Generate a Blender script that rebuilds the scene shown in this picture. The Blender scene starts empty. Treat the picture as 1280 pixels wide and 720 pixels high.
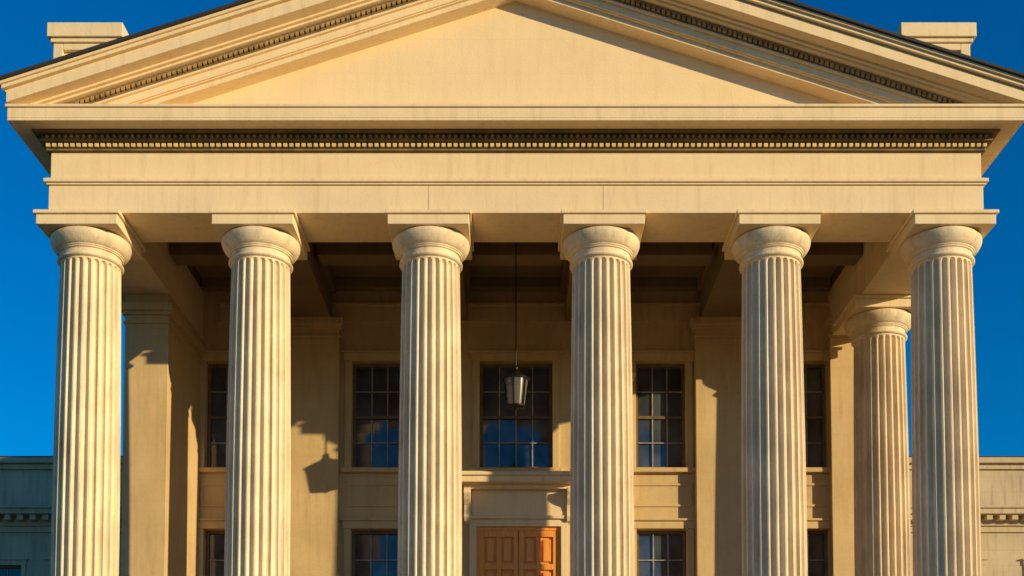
import bpy, bmesh, math, random
from mathutils import Vector, Matrix
random.seed(4)
sc=bpy.context.scene
sc.view_settings.view_transform='Standard'
try: sc.view_settings.look='None'
except Exception: pass
sc.view_settings.exposure=0

# ---------------- materials ----------------
def newmat(name):
    m=bpy.data.materials.new(name); m.use_nodes=True
    nt=m.node_tree; b=nt.nodes['Principled BSDF']
    return m,nt,b
def stone(name,c1,c2,dirt,rough=.75,scale=1.0,streak=.35,bump=.25,joints=None,speck=.15):
    m,nt,b=newmat(name); N=nt.nodes; L=nt.links
    geo=N.new('ShaderNodeNewGeometry')
    n1=N.new('ShaderNodeTexNoise'); n1.inputs['Scale'].default_value=.9*scale; n1.inputs['Detail'].default_value=6; n1.inputs['Roughness'].default_value=.52
    L.new(geo.outputs['Position'],n1.inputs['Vector'])
    r1=N.new('ShaderNodeValToRGB'); r1.color_ramp.elements[0].position=.36; r1.color_ramp.elements[1].position=.66
    r1.color_ramp.elements[0].color=(*c2,1); r1.color_ramp.elements[1].color=(*c1,1)
    L.new(n1.outputs['Fac'],r1.inputs['Fac'])
    mp=N.new('ShaderNodeMapping'); mp.inputs['Scale'].default_value=(5,5,.45)
    L.new(geo.outputs['Position'],mp.inputs['Vector'])
    n2=N.new('ShaderNodeTexNoise'); n2.inputs['Scale'].default_value=1.3; n2.inputs['Detail'].default_value=10; n2.inputs['Roughness'].default_value=.66
    L.new(mp.outputs['Vector'],n2.inputs['Vector'])
    r2=N.new('ShaderNodeValToRGB'); r2.color_ramp.elements[0].position=.50; r2.color_ramp.elements[1].position=.80
    r2.color_ramp.elements[0].color=(0,0,0,1); r2.color_ramp.elements[1].color=(streak,)*3+(1,)
    L.new(n2.outputs['Fac'],r2.inputs['Fac'])
    mx=N.new('ShaderNodeMixRGB'); mx.inputs['Color2'].default_value=(*dirt,1)
    L.new(r2.outputs['Color'],mx.inputs['Fac']); L.new(r1.outputs['Color'],mx.inputs['Color1'])
    out=mx.outputs['Color']
    n4=N.new('ShaderNodeTexNoise'); n4.inputs['Scale'].default_value=9; n4.inputs['Detail'].default_value=8; n4.inputs['Roughness'].default_value=.7
    L.new(geo.outputs['Position'],n4.inputs['Vector'])
    r4=N.new('ShaderNodeValToRGB'); r4.color_ramp.elements[0].position=.34; r4.color_ramp.elements[1].position=.52
    r4.color_ramp.elements[0].color=(.80,.77,.72,1); r4.color_ramp.elements[1].color=(1,1,1,1)
    L.new(n4.outputs['Fac'],r4.inputs['Fac'])
    m4=N.new('ShaderNodeMixRGB'); m4.blend_type='MULTIPLY'; m4.inputs['Fac'].default_value=speck
    L.new(out,m4.inputs['Color1']); L.new(r4.outputs['Color'],m4.inputs['Color2']); out=m4.outputs['Color']
    if joints:
        sw=N.new('ShaderNodeSeparateXYZ'); L.new(geo.outputs['Position'],sw.inputs[0])
        cb=N.new('ShaderNodeCombineXYZ'); L.new(sw.outputs['X'],cb.inputs['X']); L.new(sw.outputs['Z'],cb.inputs['Y'])
        br=N.new('ShaderNodeTexBrick'); L.new(cb.outputs[0],br.inputs['Vector'])
        br.inputs['Scale'].default_value=1; br.inputs['Brick Width'].default_value=joints[0]; br.inputs['Row Height'].default_value=joints[1]
        br.inputs['Mortar Size'].default_value=.006; br.inputs['Mortar Smooth'].default_value=.3
        br.inputs['Color1'].default_value=(1,1,1,1); br.inputs['Color2'].default_value=(.95,.94,.93,1); br.inputs['Mortar'].default_value=(.72,.68,.62,1)
        mu=N.new('ShaderNodeMixRGB'); mu.blend_type='MULTIPLY'; mu.inputs['Fac'].default_value=joints[2]
        L.new(out,mu.inputs['Color1']); L.new(br.outputs['Color'],mu.inputs['Color2']); out=mu.outputs['Color']
    L.new(out,b.inputs['Base Color']); b.inputs['Roughness'].default_value=rough
    b.inputs['Specular IOR Level'].default_value=.25
    n3=N.new('ShaderNodeTexNoise'); n3.inputs['Scale'].default_value=28; n3.inputs['Detail'].default_value=6
    L.new(geo.outputs['Position'],n3.inputs['Vector'])
    bp=N.new('ShaderNodeBump'); bp.inputs['Strength'].default_value=bump; bp.inputs['Distance'].default_value=.012
    L.new(n3.outputs['Fac'],bp.inputs['Height']); L.new(bp.outputs[0],b.inputs['Normal'])
    return m
M={}
M['stone']=stone('cream_stone',(.88,.69,.42),(.82,.635,.38),(.44,.31,.16),streak=.38,speck=.1)
M['tymp']=stone('tympanum_stone',(.89,.69,.41),(.84,.645,.375),(.52,.38,.21),joints=(1.9,.62,.18),streak=.22,speck=.08)
M['shaft']=stone('column_stone',(.88,.72,.48),(.75,.60,.39),(.28,.205,.12),streak=.66,bump=.35,scale=1.7,speck=.4)
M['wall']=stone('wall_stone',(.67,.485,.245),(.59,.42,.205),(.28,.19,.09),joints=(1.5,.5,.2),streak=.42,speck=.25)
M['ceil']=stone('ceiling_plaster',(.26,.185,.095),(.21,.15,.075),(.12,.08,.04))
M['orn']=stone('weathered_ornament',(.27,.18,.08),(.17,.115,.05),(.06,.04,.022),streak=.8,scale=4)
M['wing']=stone('wing_stone',(.60,.48,.31),(.50,.40,.26),(.2,.16,.11),joints=(1.6,.5,.6),streak=.7)
M['step']=stone('step_stone',(.22,.18,.13),(.17,.14,.10),(.11,.08,.06))
M['slate']=stone('slate_roof',(.055,.05,.05),(.035,.035,.04),(.02,.02,.02),rough=.6)
def simple(name,c,rough=.5,metal=0,var=.25,sc_=6):
    m,nt,b=newmat(name); N=nt.nodes; L=nt.links
    g=N.new('ShaderNodeNewGeometry'); n=N.new('ShaderNodeTexNoise'); n.inputs['Scale'].default_value=sc_; n.inputs['Detail'].default_value=5
    L.new(g.outputs['Position'],n.inputs['Vector'])
    r=N.new('ShaderNodeValToRGB'); r.color_ramp.elements[0].color=(*[v*(1-var) for v in c],1); r.color_ramp.elements[1].color=(*[min(1,v*(1+var)) for v in c],1)
    r.color_ramp.elements[0].position=.3; r.color_ramp.elements[1].position=.7
    L.new(n.outputs['Fac'],r.inputs['Fac']); L.new(r.outputs['Color'],b.inputs['Base Color'])
    b.inputs['Roughness'].default_value=rough; b.inputs['Metallic'].default_value=metal
    return m
M['glass']=simple('window_glass',(.05,.062,.08),.06,0,.6,1.5)
M['glass'].node_tree.nodes['Principled BSDF'].inputs['IOR'].default_value=1.65
M['frame']=simple('window_frame',(.16,.10,.045),.5)
M['muntin']=simple('muntin_paint',(.34,.31,.25),.5)
M['iron']=simple('dark_iron',(.02,.018,.016),.45,.6)
M['joint']=simple('joint_line',(.50,.38,.23),.9)
m,nt,b=newmat('door_wood'); N=nt.nodes; L=nt.links
g=N.new('ShaderNodeNewGeometry'); mp=N.new('ShaderNodeMapping'); mp.inputs['Scale'].default_value=(14,14,1.2)
n=N.new('ShaderNodeTexNoise'); n.inputs['Scale'].default_value=2; n.inputs['Detail'].default_value=8
L.new(g.outputs['Position'],mp.inputs[0]); L.new(mp.outputs[0],n.inputs[0])
r=N.new('ShaderNodeValToRGB'); r.color_ramp.elements[0].color=(.80,.27,.03,1); r.color_ramp.elements[1].color=(.98,.43,.06,1)
r.color_ramp.elements[0].position=.3; r.color_ramp.elements[1].position=.7
L.new(n.outputs['Fac'],r.inputs[0]); L.new(r.outputs[0],b.inputs['Base Color']); b.inputs['Roughness'].default_value=.4
M['wood']=m
m,nt,b=newmat('lantern_glass'); b.inputs['Base Color'].default_value=(.62,.60,.52,1); b.inputs['Roughness'].default_value=.2
b.inputs['Transmission Weight'].default_value=.85
M['lglass']=m
M['ground']=stone('paving',(.26,.20,.13),(.20,.155,.11),(.11,.08,.06))
m,nt,b=newmat('lawn'); N=nt.nodes; L=nt.links
g=N.new('ShaderNodeNewGeometry'); n=N.new('ShaderNodeTexNoise'); n.inputs['Scale'].default_value=.6; n.inputs['Detail'].default_value=10
L.new(g.outputs['Position'],n.inputs[0]); r=N.new('ShaderNodeValToRGB')
r.color_ramp.elements[0].color=(.04,.06,.02,1); r.color_ramp.elements[1].color=(.09,.10,.035,1)
L.new(n.outputs['Fac'],r.inputs[0]); L.new(r.outputs[0],b.inputs['Base Color']); b.inputs['Roughness'].default_value=1
M['lawn']=m

# ---------------- helpers ----------------
root=bpy.data.objects.new('neoclassical_building',None); sc.collection.objects.link(root)
class MB:
    def __init__(s): s.v=[]; s.f=[]
    def box(s,x0,x1,y0,y1,z0,z1):
        i=len(s.v)
        s.v+=[(x0,y0,z0),(x1,y0,z0),(x1,y1,z0),(x0,y1,z0),(x0,y0,z1),(x1,y0,z1),(x1,y1,z1),(x0,y1,z1)]
        s.f+=[tuple(i+k for k in q) for q in ((0,3,2,1),(4,5,6,7),(0,1,5,4),(1,2,6,5),(2,3,7,6),(3,0,4,7))]
        return s
    def prism(s,poly,y0,y1):
        i=len(s.v); n=len(poly)
        s.v+=[(p[0],y0,p[1]) for p in poly]+[(p[0],y1,p[1]) for p in poly]
        s.f.append(tuple(i+k for k in range(n))); s.f.append(tuple(i+n+k for k in reversed(range(n))))
        for k in range(n):
            j=(k+1)%n; s.f.append((i+k,i+n+k,i+n+j,i+j))
        return s
    def rev(s,prof,cx,cy,n=48,cap=True):
        i=len(s.v)
        for z,r in prof:
            for k in range(n):
                a=2*math.pi*k/n; s.v.append((cx+r*math.cos(a),cy+r*math.sin(a),z))
        for q in range(len(prof)-1):
            for k in range(n):
                j=(k+1)%n; s.f.append((i+q*n+k,i+q*n+j,i+(q+1)*n+j,i+(q+1)*n+k))
        if cap:
            s.f.append(tuple(i+k for k in reversed(range(n)))); s.f.append(tuple(i+(len(prof)-1)*n+k for k in range(n)))
        return s
    def obj(s,name,mat,parent=root,bevel=0,smooth=False):
        me=bpy.data.meshes.new(name); me.from_pydata(s.v,[],s.f); me.update()
        bm=bmesh.new(); bm.from_mesh(me); bmesh.ops.recalc_face_normals(bm,faces=bm.faces); bm.to_mesh(me); bm.free()
        me.materials.append(M[mat])
        o=bpy.data.objects.new(name,me); sc.collection.objects.link(o)
        if parent: o.parent=parent
        if smooth:
            for p in me.polygons: p.use_smooth=True
        if bevel:
            md=o.modifiers.new('b','BEVEL'); md.width=bevel; md.segments=2; md.limit_method='ANGLE'
        return o

AX=7.55; SP=3.02; FLOOR=1.8; GZ=-1.6
# ---------------- columns ----------------
def col_mesh():
    NF=24; K=12; n=NF*K; V=[]; F=[]
    zb=FLOOR+.30; zt=8.90; R=.075
    rows=[]
    zz=zb+.02; rows.append((zz,0)); 
    for t in (.3,.6,.85,1): rows.append((zb+.02+R*t,math.sqrt(max(0,1-(1-t)**2))))
    for k in range(1,13): rows.append((zb+.02+R+(zt-zb-.02-R)*k/12,1))
    for t in (.3,.55,.75,.9,1): rows.append((zt+R*t,math.sqrt(max(0,1-t*t))))
    rows.append((9.0,0))
    for z,w in rows:
        t=(z-zb)/(9.0-zb); r=.56-.05*t**1.5+.012*math.sin(math.pi*t)
        dep=.072*(r/.56)
        for k in range(n):
            a=2*math.pi*(k+.5*K)/n; p=(k%K)/K; d=0
            u=(p-.5)/.40
            if w>0 and abs(u)<w: d=dep*math.sqrt(1-(u/w)**2)*w**.5
            rr=r-d; V.append((rr*math.cos(a),rr*math.sin(a),z))
    for q in range(len(rows)-1):
        for k in range(n):
            j=(k+1)%n; F.append((q*n+k,q*n+j,(q+1)*n+j,(q+1)*n+k))
    return V,F
cv,cf=col_mesh()
shaft_me=bpy.data.meshes.new('column_shaft'); shaft_me.from_pydata(cv,[],cf); shaft_me.materials.append(M['shaft'])
b_=MB()
b_.rev([(9.0,.512),(9.015,.545),(9.03,.56),(9.05,.56),(9.065,.545),(9.075,.515),(9.16,.518),(9.165,.545),(9.185,.55),(9.19,.565),(9.21,.57),(9.215,.585),
 (9.25,.62),(9.29,.65),(9.33,.672),(9.37,.685),(9.40,.687),(9.43,.68),(9.45,.665),(9.47,.64)],0,0,72)
b_.rev([(FLOOR+.1,.70),(FLOOR+.13,.73),(FLOOR+.18,.735),(FLOOR+.23,.70),(FLOOR+.25,.62),(FLOOR+.30,.60),(FLOOR+.32,.57)],0,0,72)
cap=b_.obj('capital','shaft',None,smooth=True); cap_me=cap.data; bpy.data.objects.remove(cap)
cap_me.name='column_capital'
b_=MB(); b_.box(-.70,.70,-.70,.70,9.47,9.645); b_.box(-.74,.74,-.74,.74,9.645,9.71); b_.box(-.78,.78,-.78,.78,FLOOR,FLOOR+.1)
ab=b_.obj('abacus','stone',None); ab_me=ab.data; bpy.data.objects.remove(ab)
def column(x,y):
    e=bpy.data.objects.new('column',None); sc.collection.objects.link(e); e.parent=root; e.location=(x,y,0)
    for nm,me in (('shaft',shaft_me),('capital',cap_me),('abacus',ab_me)):
        o=bpy.data.objects.new(nm,me); sc.collection.objects.link(o); o.parent=e
        if nm=='abacus':
            md=o.modifiers.new('b','BEVEL'); md.width=.012; md.segments=2
        if nm=='capital':
            md=o.modifiers.new('e','EDGE_SPLIT'); md.split_angle=math.radians(50)
for i in range(6): column(-AX+SP*i,0)
RY=3.5
column(AX,RY)

# ---------------- entablature ----------------
HW=8.08; FY=-.60; WY=5.2; BY=18.0
def ring(mb,p,z0,z1,ybk=BY,inner=1.1):
    mb.box(-HW-p,HW+p,FY-p,FY+inner,z0,z1)
    mb.box(-HW-p,-HW+inner,FY+inner,ybk,z0,z1)
    mb.box(HW-inner,HW+p,FY+inner,ybk,z0,z1)
e=MB()
ring(e,0,9.712,10.20)
ring(e,.035,10.20,10.235); ring(e,.07,10.235,10.30); ring(e,.03,10.30,10.325)
ring(e,-.02,10.325,10.80)
e.obj('architrave_and_frieze','stone',bevel=.008)
e=MB(); 
for x in (-1.51,1.51): e.box(x-.005,x+.005,FY-.002,FY+.02,9.715,10.199)
e.obj('joint_lines','joint')
e=MB(); ring(e,.04,10.80,10.83); ring(e,.03,10.83,10.93); ring(e,.13,10.93,10.96); ring(e,.10,10.96,11.04); ring(e,.22,11.04,11.075)
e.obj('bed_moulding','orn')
def blob(mb,x,y,z,rx,ry,rz):
    i=len(mb.v); n=6
    mb.v.append((x,y,z-rz)); 
    for zz,s in ((-.5,.85),(.5,.85)):
        for k in range(n):
            a=2*math.pi*k/n; mb.v.append((x+rx*s*math.cos(a),y+ry*s*math.sin(a),z+rz*zz))
    mb.v.append((x,y,z+rz))
    for k in range(n):
        j=(k+1)%n
        mb.f+=[(i,i+1+j,i+1+k),(i+1+k,i+1+j,i+1+n+j,i+1+n+k),(i+1+n+k,i+1+n+j,i+1+2*n)]
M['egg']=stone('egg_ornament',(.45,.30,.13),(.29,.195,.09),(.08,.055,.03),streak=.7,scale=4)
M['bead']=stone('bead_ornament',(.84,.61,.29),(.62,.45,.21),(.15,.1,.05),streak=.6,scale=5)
dn=MB(); eg=MB()
pitch=.105; x=-HW-.03
while x<HW+.03:
    dn.box(x,x+.066,FY-.085,FY-.025,10.845,10.905)
    blob(eg,x+.034,FY-.12,11.0,.04,.05,.045); x+=pitch
y=FY+.05
while y<BY-1:
    for s in (-1,1):
        a=s*(HW+.025); b2=s*(HW+.085)
        dn.box(min(a,b2),max(a,b2),y,y+.066,10.845,10.905)
        if y<8: blob(eg,s*(HW+.12),y+.03,11.0,.05,.04,.045)
    y+=pitch
dn.obj('dentils','bead'); 
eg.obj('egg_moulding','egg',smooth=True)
c=MB(); P=.516
ring(c,P-.03,11.075,11.10,inner=1.1)
ring(c,P,11.10,11.28); ring(c,P+.03,11.28,11.33)
c.box(-HW-P,HW+P,FY-P,FY-P+.05,11.055,11.10)
c.box(-HW-P,-HW-P+.05,FY-P+.05,BY,11.055,11.10); c.box(HW+P-.05,HW+P,FY-P+.05,BY,11.055,11.10)
c.obj('horizontal_cornice','stone',bevel=.008)
w=MB()
w.v+=[(-HW-.5,FY-P-.01,11.333),(HW+.5,FY-P-.01,11.333),(HW+.5,FY+.5,11.40),(-HW-.5,FY+.5,11.40)]; w.f.append((0,1,2,3))
w.obj('cornice_weathering','stone')

# ---------------- pediment ----------------
SL=.327; XE=8.70; ZE=11.68; ZA=ZE+XE*SL
def top(x): return ZA-abs(x)*SL
def rake(mb,t0,t1,y0,y1,xe=XE,zmin=11.335):
    for s in (-1,1):
        xb=min(xe,(ZA-t1-zmin)/SL); xt=min(xe,(ZA-t0-zmin)/SL)
        poly=[(0,ZA-t0),(s*xt,ZA-t0-xt*SL),]
        if xt<xe-1e-6 or xb<xe-1e-6:
            if xt>=xe-1e-6: poly.append((s*xe,zmin))
            poly.append((s*xb,zmin))
        else: poly.append((s*xb,ZA-t1-xb*SL))
        poly.append((0,ZA-t1))
        mb.prism(poly,y0,y1)
r1=MB(); YB=FY+1.0
rake(r1,.0,.05,FY-P-.10,YB); rake(r1,.05,.11,FY-P-.06,YB,xe=XE-.02)
rake(r1,.11,.14,FY-P+.02,YB,xe=XE-.05)
rake(r1,.14,.33,FY-P,YB,xe=XE-.08)
rake(r1,.37,.41,FY-.24,YB)
rake(r1,.33,.37,FY-.30,YB)
rake(r1,.53,.57,FY-.10,YB); rake(r1,.57,.70,FY-.05,YB); rake(r1,.70,.72,FY-.02,YB); rake(r1,.72,.81,FY+.03,YB)
r1.obj('raking_cornice','stone',bevel=.006)
r2=MB(); rake(r2,.41,.53,FY-.10,YB); r2.obj('raking_bed_moulding','orn')
d=MB()
for s in (-1,1):
    x=.06
    while x<7.9:
        z=top(x)-.47; zz=top(x+.055)-.47
        if z-.06>11.36:
            i=len(d.v)
            for yy in (FY-.155,FY-.095):
                d.v+=[(s*x,yy,z-.032),(s*(x+.055),yy,zz-.032),(s*(x+.055),yy,zz+.032),(s*x,yy,z+.032)]
            d.f+=[(i,i+1,i+2,i+3),(i+7,i+6,i+5,i+4),(i,i+4,i+5,i+1),(i+1,i+5,i+6,i+2),(i+2,i+6,i+7,i+3),(i+3,i+7,i+4,i)]
        x+=.088
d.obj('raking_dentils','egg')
t=MB(); zb=11.336; xx=(ZA-.75-zb)/SL
t.prism([(-xx,zb),(xx,zb),(0,ZA-.75)],FY+.32,FY+.9); t.obj('tympanum','tymp')

rf=MB(); RB=30
for s in (-1,1):
    rf.prism([(0,ZA+.003),(s*(XE+.04),ZA-SL*(XE+.04)+.003),(s*(XE+.04),ZA-SL*(XE+.04)+.05),(0,ZA+.05)],FY-P-.15,RB)
rf.obj('roof','slate')
g=MB()
for s in (-1,1):
    a,b2=sorted((s*(HW-.5),s*(HW+P+.1))); g.box(a,b2,FY+1.01,BY,11.334,11.60)
g.obj('eaves_gutter','stone',bevel=.01)

for s in (-1,1):
    cx=s*7.94 if s>0 else -8.10; e=bpy.data.objects.new('chimney',None); sc.collection.objects.link(e); e.parent=root
    y0,y1=1.0,2.6; h=.68; T=-.36
    k=MB(); k.box(cx-h+.06,cx+h-.06,y0+.08,y1-.06,11.3,14.15+T)
    k.box(cx-h+.06,cx-h+.24,y0,y0+.08,11.3,14.15+T); k.box(cx+h-.24,cx+h-.06,y0,y0+.08,11.3,14.15+T)
    k.box(cx-h+.24,cx+h-.24,y0,y0+.08,14.02+T,14.15+T); k.box(cx-h+.24,cx+h-.24,y0,y0+.08,11.3,12.0)
    k.box(cx-h+.02,cx+h-.02,y0-.04,y1-.02,14.15+T,14.23+T); k.box(cx-h-.03,cx+h+.03,y0-.09,y1+.03,14.23+T,14.5+T)
    k.obj('stack','stone',e,bevel=.012)

# ---------------- portico interior ----------------
ups=[(-3.05,1.2,6.80,9.22),(3.22,1.12,6.80,9.22),(-6.3,1.2,6.80,9.22),(6.33,1.2,6.80,9.22),(0.0,1.62,6.80,9.22)]
los=[(-3.05,1.2,2.9,5.45),(3.22,1.12,2.9,5.45),(-6.3,1.2,2.9,5.45),(6.33,1.2,2.9,5.45)]
door=(0.06,1.86,FLOOR,5.5)
ops=[(c-w/2,c+w/2,a,b) for c,w,a,b in ups+los+[door]]
def wall_open(mb,X0,X1,Z0,Z1,y0,y1,ops):
    xs=sorted(set([X0,X1]+[o[0] for o in ops]+[o[1] for o in ops]))
    for a,b in zip(xs[:-1],xs[1:]):
        cuts=sorted([(o[2],o[3]) for o in ops if o[0]<=a+1e-6 and o[1]>=b-1e-6])
        z=Z0
        for q0,q1 in cuts:
            if q0>z: mb.box(a,b,y0,y1,z,q0)
            z=q1
        if z<Z1: mb.box(a,b,y0,y1,z,Z1)
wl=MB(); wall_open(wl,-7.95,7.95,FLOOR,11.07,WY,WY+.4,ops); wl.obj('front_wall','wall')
wb=MB()
wb.box(-7.95,-7.6,WY+.4,BY,GZ,11.07); wb.box(7.6,7.95,WY+.4,BY,GZ,11.07); wb.box(-7.6,7.6,WY+1.3,WY+1.35,FLOOR,11.0)
wb.obj('side_walls','wall')
pl=MB()
def pil(x,w,p=.25,zt=10.1,y=WY):
    h=w/2
    pl.box(x-h,x+h,y-p,y,FLOOR,zt-.42)
    pl.box(x-h-.03,x+h+.03,y-p-.03,y,zt-.42,zt-.37)
    pl.box(x-h,x+h,y-p-.004,y,zt-.37,zt-.24)
    pl.box(x-h-.05,x+h+.05,y-p-.05,y,zt-.24,zt-.17)
    pl.box(x-h-.10,x+h+.10,y-p-.10,y,zt-.17,zt)
    pl.box(x-h-.06,x+h+.06,y-p-.06,y,FLOOR,FLOOR+.3)
for x in (-4.45,4.50): pil(x,1.08)
pil(7.42,.98)
pl.box(-6.6,7.95,WY-.06,WY,10.1,10.45); pl.box(-6.6,7.95,WY-.12,WY,10.45,10.52)
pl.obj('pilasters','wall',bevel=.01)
an=MB(); x0,x1,y0=-7.88,-7.0,2.75
an.box(x0,x1,y0,WY-.001,FLOOR,9.10); 
an.box(x0-.03,x1+.03,y0-.03,WY-.002,9.10,9.15); an.box(x0,x1,y0-.004,WY-.001,9.15,9.28)
an.box(x0-.05,x1+.05,y0-.05,WY-.002,9.28,9.35); an.box(x0-.10,x1+.10,y0-.10,WY-.003,9.35,9.52); an.box(x0,x1,y0,WY-.001,9.52,9.711)
an.box(x0-.06,x1+.06,y0-.06,WY-.004,FLOOR-.0005,FLOOR+.3)
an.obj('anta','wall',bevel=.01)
k=MB(); k.rev([(FLOOR,.12),(8.55,.11),(8.56,.13),(8.6,.13),(8.61,.11),(8.68,.11),(8.75,.15),(8.8,.16)],2.47,WY-.10,20); k.box(2.30,2.64,WY-.27,WY,8.8,8.88)
k.obj('engaged_colonnette','stone')
cl=MB(); cl.box(-6.95,6.95,.52,WY-.001,10.98,11.06)
for x in (-4.5,-1.5,1.5,4.5):
    cl.box(x-.42,x+.42,.505,WY-.13,10.1,10.7); cl.box(x-.50,x+.50,.506,WY-.131,10.7,10.979)
for y in (2.85,):
    for a in (-6.95,-4.0,-1.0,2.0,5.0):
        b2=a+1.95
        cl.box(a+.002,b2-.002,y-.25,y+.25,10.45,10.978)
for a,b2 in ((-6.94,-5.01),(-3.99,-2.01),(-.99,.99),(2.01,3.99),(5.01,6.94)):
    cl.box(a,b2,.53,.75,10.75,10.977); cl.box(a,b2,WY-.35,WY-.14,10.75,10.977)
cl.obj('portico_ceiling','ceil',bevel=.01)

def window(c,w,z0,z1,y,cols,rows,casing=True,wallmat='wall'):
    e=bpy.data.objects.new('window',None); sc.collection.objects.link(e); e.parent=root
    x0,x1=c-w/2,c+w/2
    if casing:
        k=MB(); q=.15
        k.box(x0-q,x0,y-.05,y,z0,z1); k.box(x1,x1+q,y-.05,y,z0,z1); k.box(x0-q-.03,x1+q+.03,y-.07,y,z1,z1+.17); 
        k.box(x0-q-.08,x1+q+.08,y-.12,y,z1+.17,z1+.22)
        k.box(x0-q-.06,x1+q+.06,y-.13,y+.1,z0-.10,z0)
        k.obj('casing',wallmat,e,bevel=.008)
    f=MB(); t=.07; yy=y+.16
    f.box(x0,x0+t,yy,yy+.1,z0,z1); f.box(x1-t,x1,yy,yy+.1,z0,z1); f.box(x0+t,x1-t,yy,yy+.1,z1-t,z1); f.box(x0+t,x1-t,yy,yy+.1,z0,z0+t+.02)
    zm=(z0+z1)/2; f.box(x0+t,x1-t,yy+.01,yy+.08,zm-.03,zm+.03)
    f.obj('sash_frame','frame',e)
    mu=MB(); gx0,gx1=x0+t,x1-t
    zz=[z0+t+.02,zm-.03,zm+.03,z1-t]
    for i in range(1,cols):
        xm=gx0+(gx1-gx0)*i/cols; mu.box(xm-.012,xm+.012,yy+.03,yy+.06,zz[0],zz[1]); mu.box(xm-.012,xm+.012,yy+.03,yy+.06,zz[2],zz[3])
    gl=MB()
    for (a,b2) in ((zz[0],zz[1]),(zz[2],zz[3])):
        for j in range(rows):
            za=a+(b2-a)*j/rows; zc=a+(b2-a)*(j+1)/rows
            if j: mu.box(gx0,gx1,yy+.027,yy+.055,za-.011,za+.011)
            for i in range(cols):
                xa=gx0+(gx1-gx0)*i/cols; xb=gx0+(gx1-gx0)*(i+1)/cols
                n=len(gl.v); dz=[random.uniform(-.006,.006) for _ in range(3)]
                gl.v+=[(xa,yy+.07+dz[0],za),(xb,yy+.07+dz[1],za),(xb,yy+.07+dz[1]+dz[2],zc),(xa,yy+.07+dz[0]+dz[2],zc)]
                gl.f.append((n,n+1,n+2,n+3))
    mu.obj('muntins','muntin',e); gl.obj('glass','glass',e)
for c,w,a,b2 in ups: window(c,w,a,b2,WY,3 if w<1.5 else 4,2)
for c,w,a,b2 in los: window(c,w,a,b2,WY,3,2)
ap=MB()
for c in (-3.05,3.22,-6.3,6.33):
    x0,x1=c-.68,c+.68
    for a in ((x0,x1,6.42,6.47),(x0,x1,5.95,6.0)): ap.box(a[0],a[1],WY-.03,WY,a[2],a[3])
    ap.box(x0,x0+.05,WY-.03,WY,6.0,6.42); ap.box(x1-.05,x1,WY-.03,WY,6.0,6.42)
ap.obj('apron_panels','wall')

# door
de=bpy.data.objects.new('entrance_door',None); sc.collection.objects.link(de); de.parent=root
x0,x1=door[0]-.93,door[0]+.93; yd=WY+.05
k=MB(); k.box(x0+.06,door[0]-.006,yd+.03,yd+.07,FLOOR,5.42); k.box(door[0]+.006,x1-.06,yd+.03,yd+.07,FLOOR,5.42)
k.box(x0,x0+.06,yd-.04,yd+.1,FLOOR,5.5); k.box(x1-.06,x1,yd-.04,yd+.1,FLOOR,5.5); k.box(x0+.06,x1-.06,yd-.04,yd+.1,5.42,5.5)
for lx in (x0+.06,door[0]+.006):
    lw=.864
    for a,b2 in ((0,.11),(.38,.48),(lw-.11,lw)): k.box(lx+a,lx+b2,yd-.03,yd+.03,FLOOR,5.42)
    for a,b2 in ((FLOOR,2.0),(2.9,3.05),(3.85,4.0),(4.55,4.68),(5.28,5.42)):
        k.box(lx+.11,lx+.38,yd-.03,yd+.03,a,b2); k.box(lx+.48,lx+lw-.11,yd-.03,yd+.03,a,b2)
    for a,b2 in ((2.0,2.9),(3.05,3.85),(4.0,4.55),(4.68,5.28)):
        for p0,p1 in ((.11,.38),(.48,lw-.11)):
            k.box(lx+p0+.055,lx+p1-.055,yd-.012,yd+.03,a+.055,b2-.055)
k.obj('door_leaves','wood',de,bevel=.006)
k=MB()
k.rev([(3.45,.012),(3.5,.02),(3.75,.02),(3.8,.012)],door[0]+.09,yd-.07,10); k.obj('door_handle','iron',de)
k=MB()
k.box(x0-.16,x0,WY-.06,WY,FLOOR,5.5); k.box(x1,x1+.16,WY-.06,WY,FLOOR,5.5); k.box(x0-.16,x1+.16,WY-.06,WY,5.5,5.66)
k.box(x0-.20,x1+.20,WY-.12,WY,5.66,5.73)
k.box(x0-.12,x1+.12,WY-.07,WY,5.73,6.30)
k.box(x0-.28,x1+.28,WY-.22,WY,6.30,6.40); k.box(x0-.36,x1+.36,WY-.44,WY,6.40,6.54); k.box(x0-.40,x1+.40,WY-.49,WY,6.54,6.61); k.box(x0-.33,x1+.33,WY-.40,WY,6.61,6.65)
for xc in (x0-.20,x1+.20):
    prof=[(WY,6.30),(WY-.34,6.30),(WY-.36,6.18),(WY-.28,6.06),(WY-.16,5.95),(WY-.13,5.8),(WY-.17,5.7),(WY-.12,5.6),(WY,5.56)]
    i=len(k.v); n=len(prof)
    for xs in (xc-.075,xc+.075): k.v+=[(xs,p[0],p[1]) for p in prof]
    k.f.append(tuple(i+q for q in range(n))); k.f.append(tuple(i+n+q for q in reversed(range(n))))
    for q in range(n): k.f.append((i+q,i+n+q,i+n+(q+1)%n,i+(q+1)%n))
k.obj('door_surround','stone',de,bevel=.008)

p=MB(); p.box(-8.6,8.6,-1.2,WY+.4,GZ-.2,FLOOR-.001); p.box(-7.6,7.6,WY+.4,BY,GZ-.2,FLOOR-.003); p.obj('podium','step')
st=MB(); N_=20
for i in range(N_):
    zt=FLOOR-.17*(i+1); st.box(-7.8,7.8,-1.2-.3*(i+1),-1.2-.3*i,GZ-.1,zt)
st.box(-8.6,-7.8,-7.4,-1.2,GZ-.1,FLOOR-.3); st.box(7.8,8.6,-7.4,-1.2,GZ-.1,FLOOR-.3)
st.obj('entrance_steps','step',bevel=.01)

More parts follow.
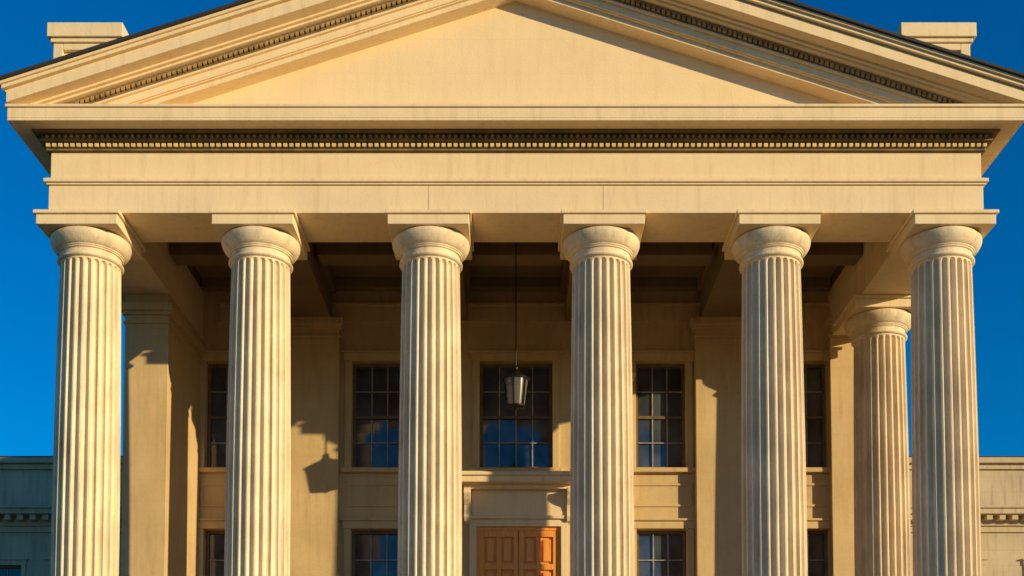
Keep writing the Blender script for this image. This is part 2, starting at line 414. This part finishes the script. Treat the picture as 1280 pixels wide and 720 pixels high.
# ---------------- wings ----------------
def wing(s):
    e=bpy.data.objects.new('side_wing',None); sc.collection.objects.link(e); e.parent=root
    def X(a,b2): return sorted((s*a,s*b2))
    wx=[ (12.0),(14.9),(17.0) if s<0 else 17.6,(20.6),(24),(27.4)]
    o=[]
    for c in wx:
        for za,zb2 in ((4.2,7.0),(-.2,2.6)):
            o.append((s*c-.55,s*c+.55,za,zb2))
    m=MB(); a,b2=X(7.96,32); wall_open(m,a,b2,GZ-.1,8.1,BY,BY+.4,o); m.box(a,b2,BY+.45,BY+10,GZ-.1,8.1)
    m.obj('wing_wall','wing',e)
    m=MB(); m.box(a,b2,BY-.08,BY+.4,8.1,8.3); m.box(a,b2,BY-.16,BY+.4,8.30,8.36)
    m.box(a,b2,BY-.55,BY+.4,8.62,8.80); m.box(a,b2,BY-.62,BY+.4,8.80,8.88); m.box(a,b2,BY-.14,BY+.4,8.36,8.62)
    m.box(a,b2,BY+.1,BY+.5,8.88,10.25); m.box(a,b2,BY,BY+.6,10.25,10.36)
    m.box(a,b2,BY-.1,BY+.7,10.44,10.62)
    m.box(a,b2,BY+.05,BY+.55,10.36,10.44)
    m.obj('wing_cornice','wing',e,bevel=.01)
    m=MB(); x=a
    while x<b2-.3: m.box(x,x+.2,BY-.45,BY-.14,8.44,8.62); x+=.42
    m.obj('modillions','wing',e,bevel=.01)
    m=MB(); m.box(a,b2,BY+.02,BY+.72,10.622,10.70); m.box(a,b2,BY+.5,BY+10,8.4,10.0); m.obj('wing_roof','slate',e)
    for q in o: window((q[0]+q[1])/2,1.1,q[2],q[3],BY,2,2,True,'wing')
wing(-1); wing(1)

# ---------------- lantern ----------------
le=bpy.data.objects.new('hanging_lantern',None); sc.collection.objects.link(le)
lx,ly=0.0,2.2
k=MB()
k.rev([(8.0,.012),(11.09,.012)],lx,ly,8)
k.rev([(11.02,.10),(11.098,.12)],lx,ly,16)
k.rev([(7.86,.27),(7.885,.28),(7.90,.26),(7.94,.20),(7.99,.13),(8.02,.07),(8.08,.04),(8.12,.045),(8.16,.015)],lx,ly,24)
k.rev([(7.28,.03),(7.31,.05),(7.335,.19),(7.35,.19),(7.36,.18)],lx,ly,24)
for q in range(6):
    a=2*math.pi*q/6+.3
    i=len(k.v); 
    for z,r in ((7.34,.185),(7.87,.25)):
        for dx,dy in ((-.014,-.014),(.014,-.014),(.014,.014),(-.014,.014)):
            k.v.append((lx+r*math.cos(a)+dx,ly+r*math.sin(a)+dy,z))
    k.f+=[(i,i+1,i+5,i+4),(i+1,i+2,i+6,i+5),(i+2,i+3,i+7,i+6),(i+3,i,i+4,i+7),(i,i+3,i+2,i+1),(i+4,i+5,i+6,i+7)]
k.obj('lantern_ironwork','iron',le)
k=MB(); k.rev([(7.361,.165),(7.45,.18),(7.859,.235)],lx,ly,24,cap=False); k.obj('lantern_glass','lglass',le,smooth=True)
le.location=(0,0,-.12)

# ---------------- ground ----------------
g=MB(); g.v=[(-900,-900,GZ),(900,-900,GZ),(900,900,GZ),(-900,900,GZ)]; g.f=[(0,1,2,3)]; g.obj('ground','lawn',None)
g=MB(); g.v=[(-14,-45,GZ+.004),(14,-45,GZ+.004),(14,17.9,GZ+.004),(-14,17.9,GZ+.004)]; g.f=[(0,1,2,3)]; g.obj('paved_plaza','ground',None)

# ---------------- light ----------------
sd=Vector((1.52,-1,.35)).normalized()
el=math.asin(sd.z); az=math.atan2(sd.x,sd.y)
w=bpy.data.worlds.new('World'); sc.world=w; w.use_nodes=True; nt=w.node_tree
bg=nt.nodes['Background']; sk=nt.nodes.new('ShaderNodeTexSky'); sk.sky_type='NISHITA'; sk.sun_disc=False
sk.sun_elevation=el; sk.sun_rotation=az; sk.air_density=1.0; sk.dust_density=.1; sk.ozone_density=4.0
hs=nt.nodes.new('ShaderNodeHueSaturation'); hs.inputs['Saturation'].default_value=1.55; hs.inputs['Hue'].default_value=.507
nt.links.new(sk.outputs[0],hs.inputs['Color']); nt.links.new(hs.outputs[0],bg.inputs[0]); bg.inputs[1].default_value=.15
sl=bpy.data.lights.new('sun','SUN'); sl.energy=5; sl.angle=math.radians(.5); sl.color=(1,.79,.45)
so=bpy.data.objects.new('sun',sl); sc.collection.objects.link(so); so.rotation_euler=sd.to_track_quat('Z','Y').to_euler()

# ---------------- camera ----------------
cd=bpy.data.cameras.new('camera'); cam=bpy.data.objects.new('camera',cd); sc.collection.objects.link(cam); sc.camera=cam
cam.location=(0,-20,0); cam.rotation_euler=(math.radians(93),0,0)
cd.sensor_width=36; cd.lens=36*1439/1280; cd.shift_y=534.6/1280; cd.shift_x=-5/1280; cd.clip_end=3000
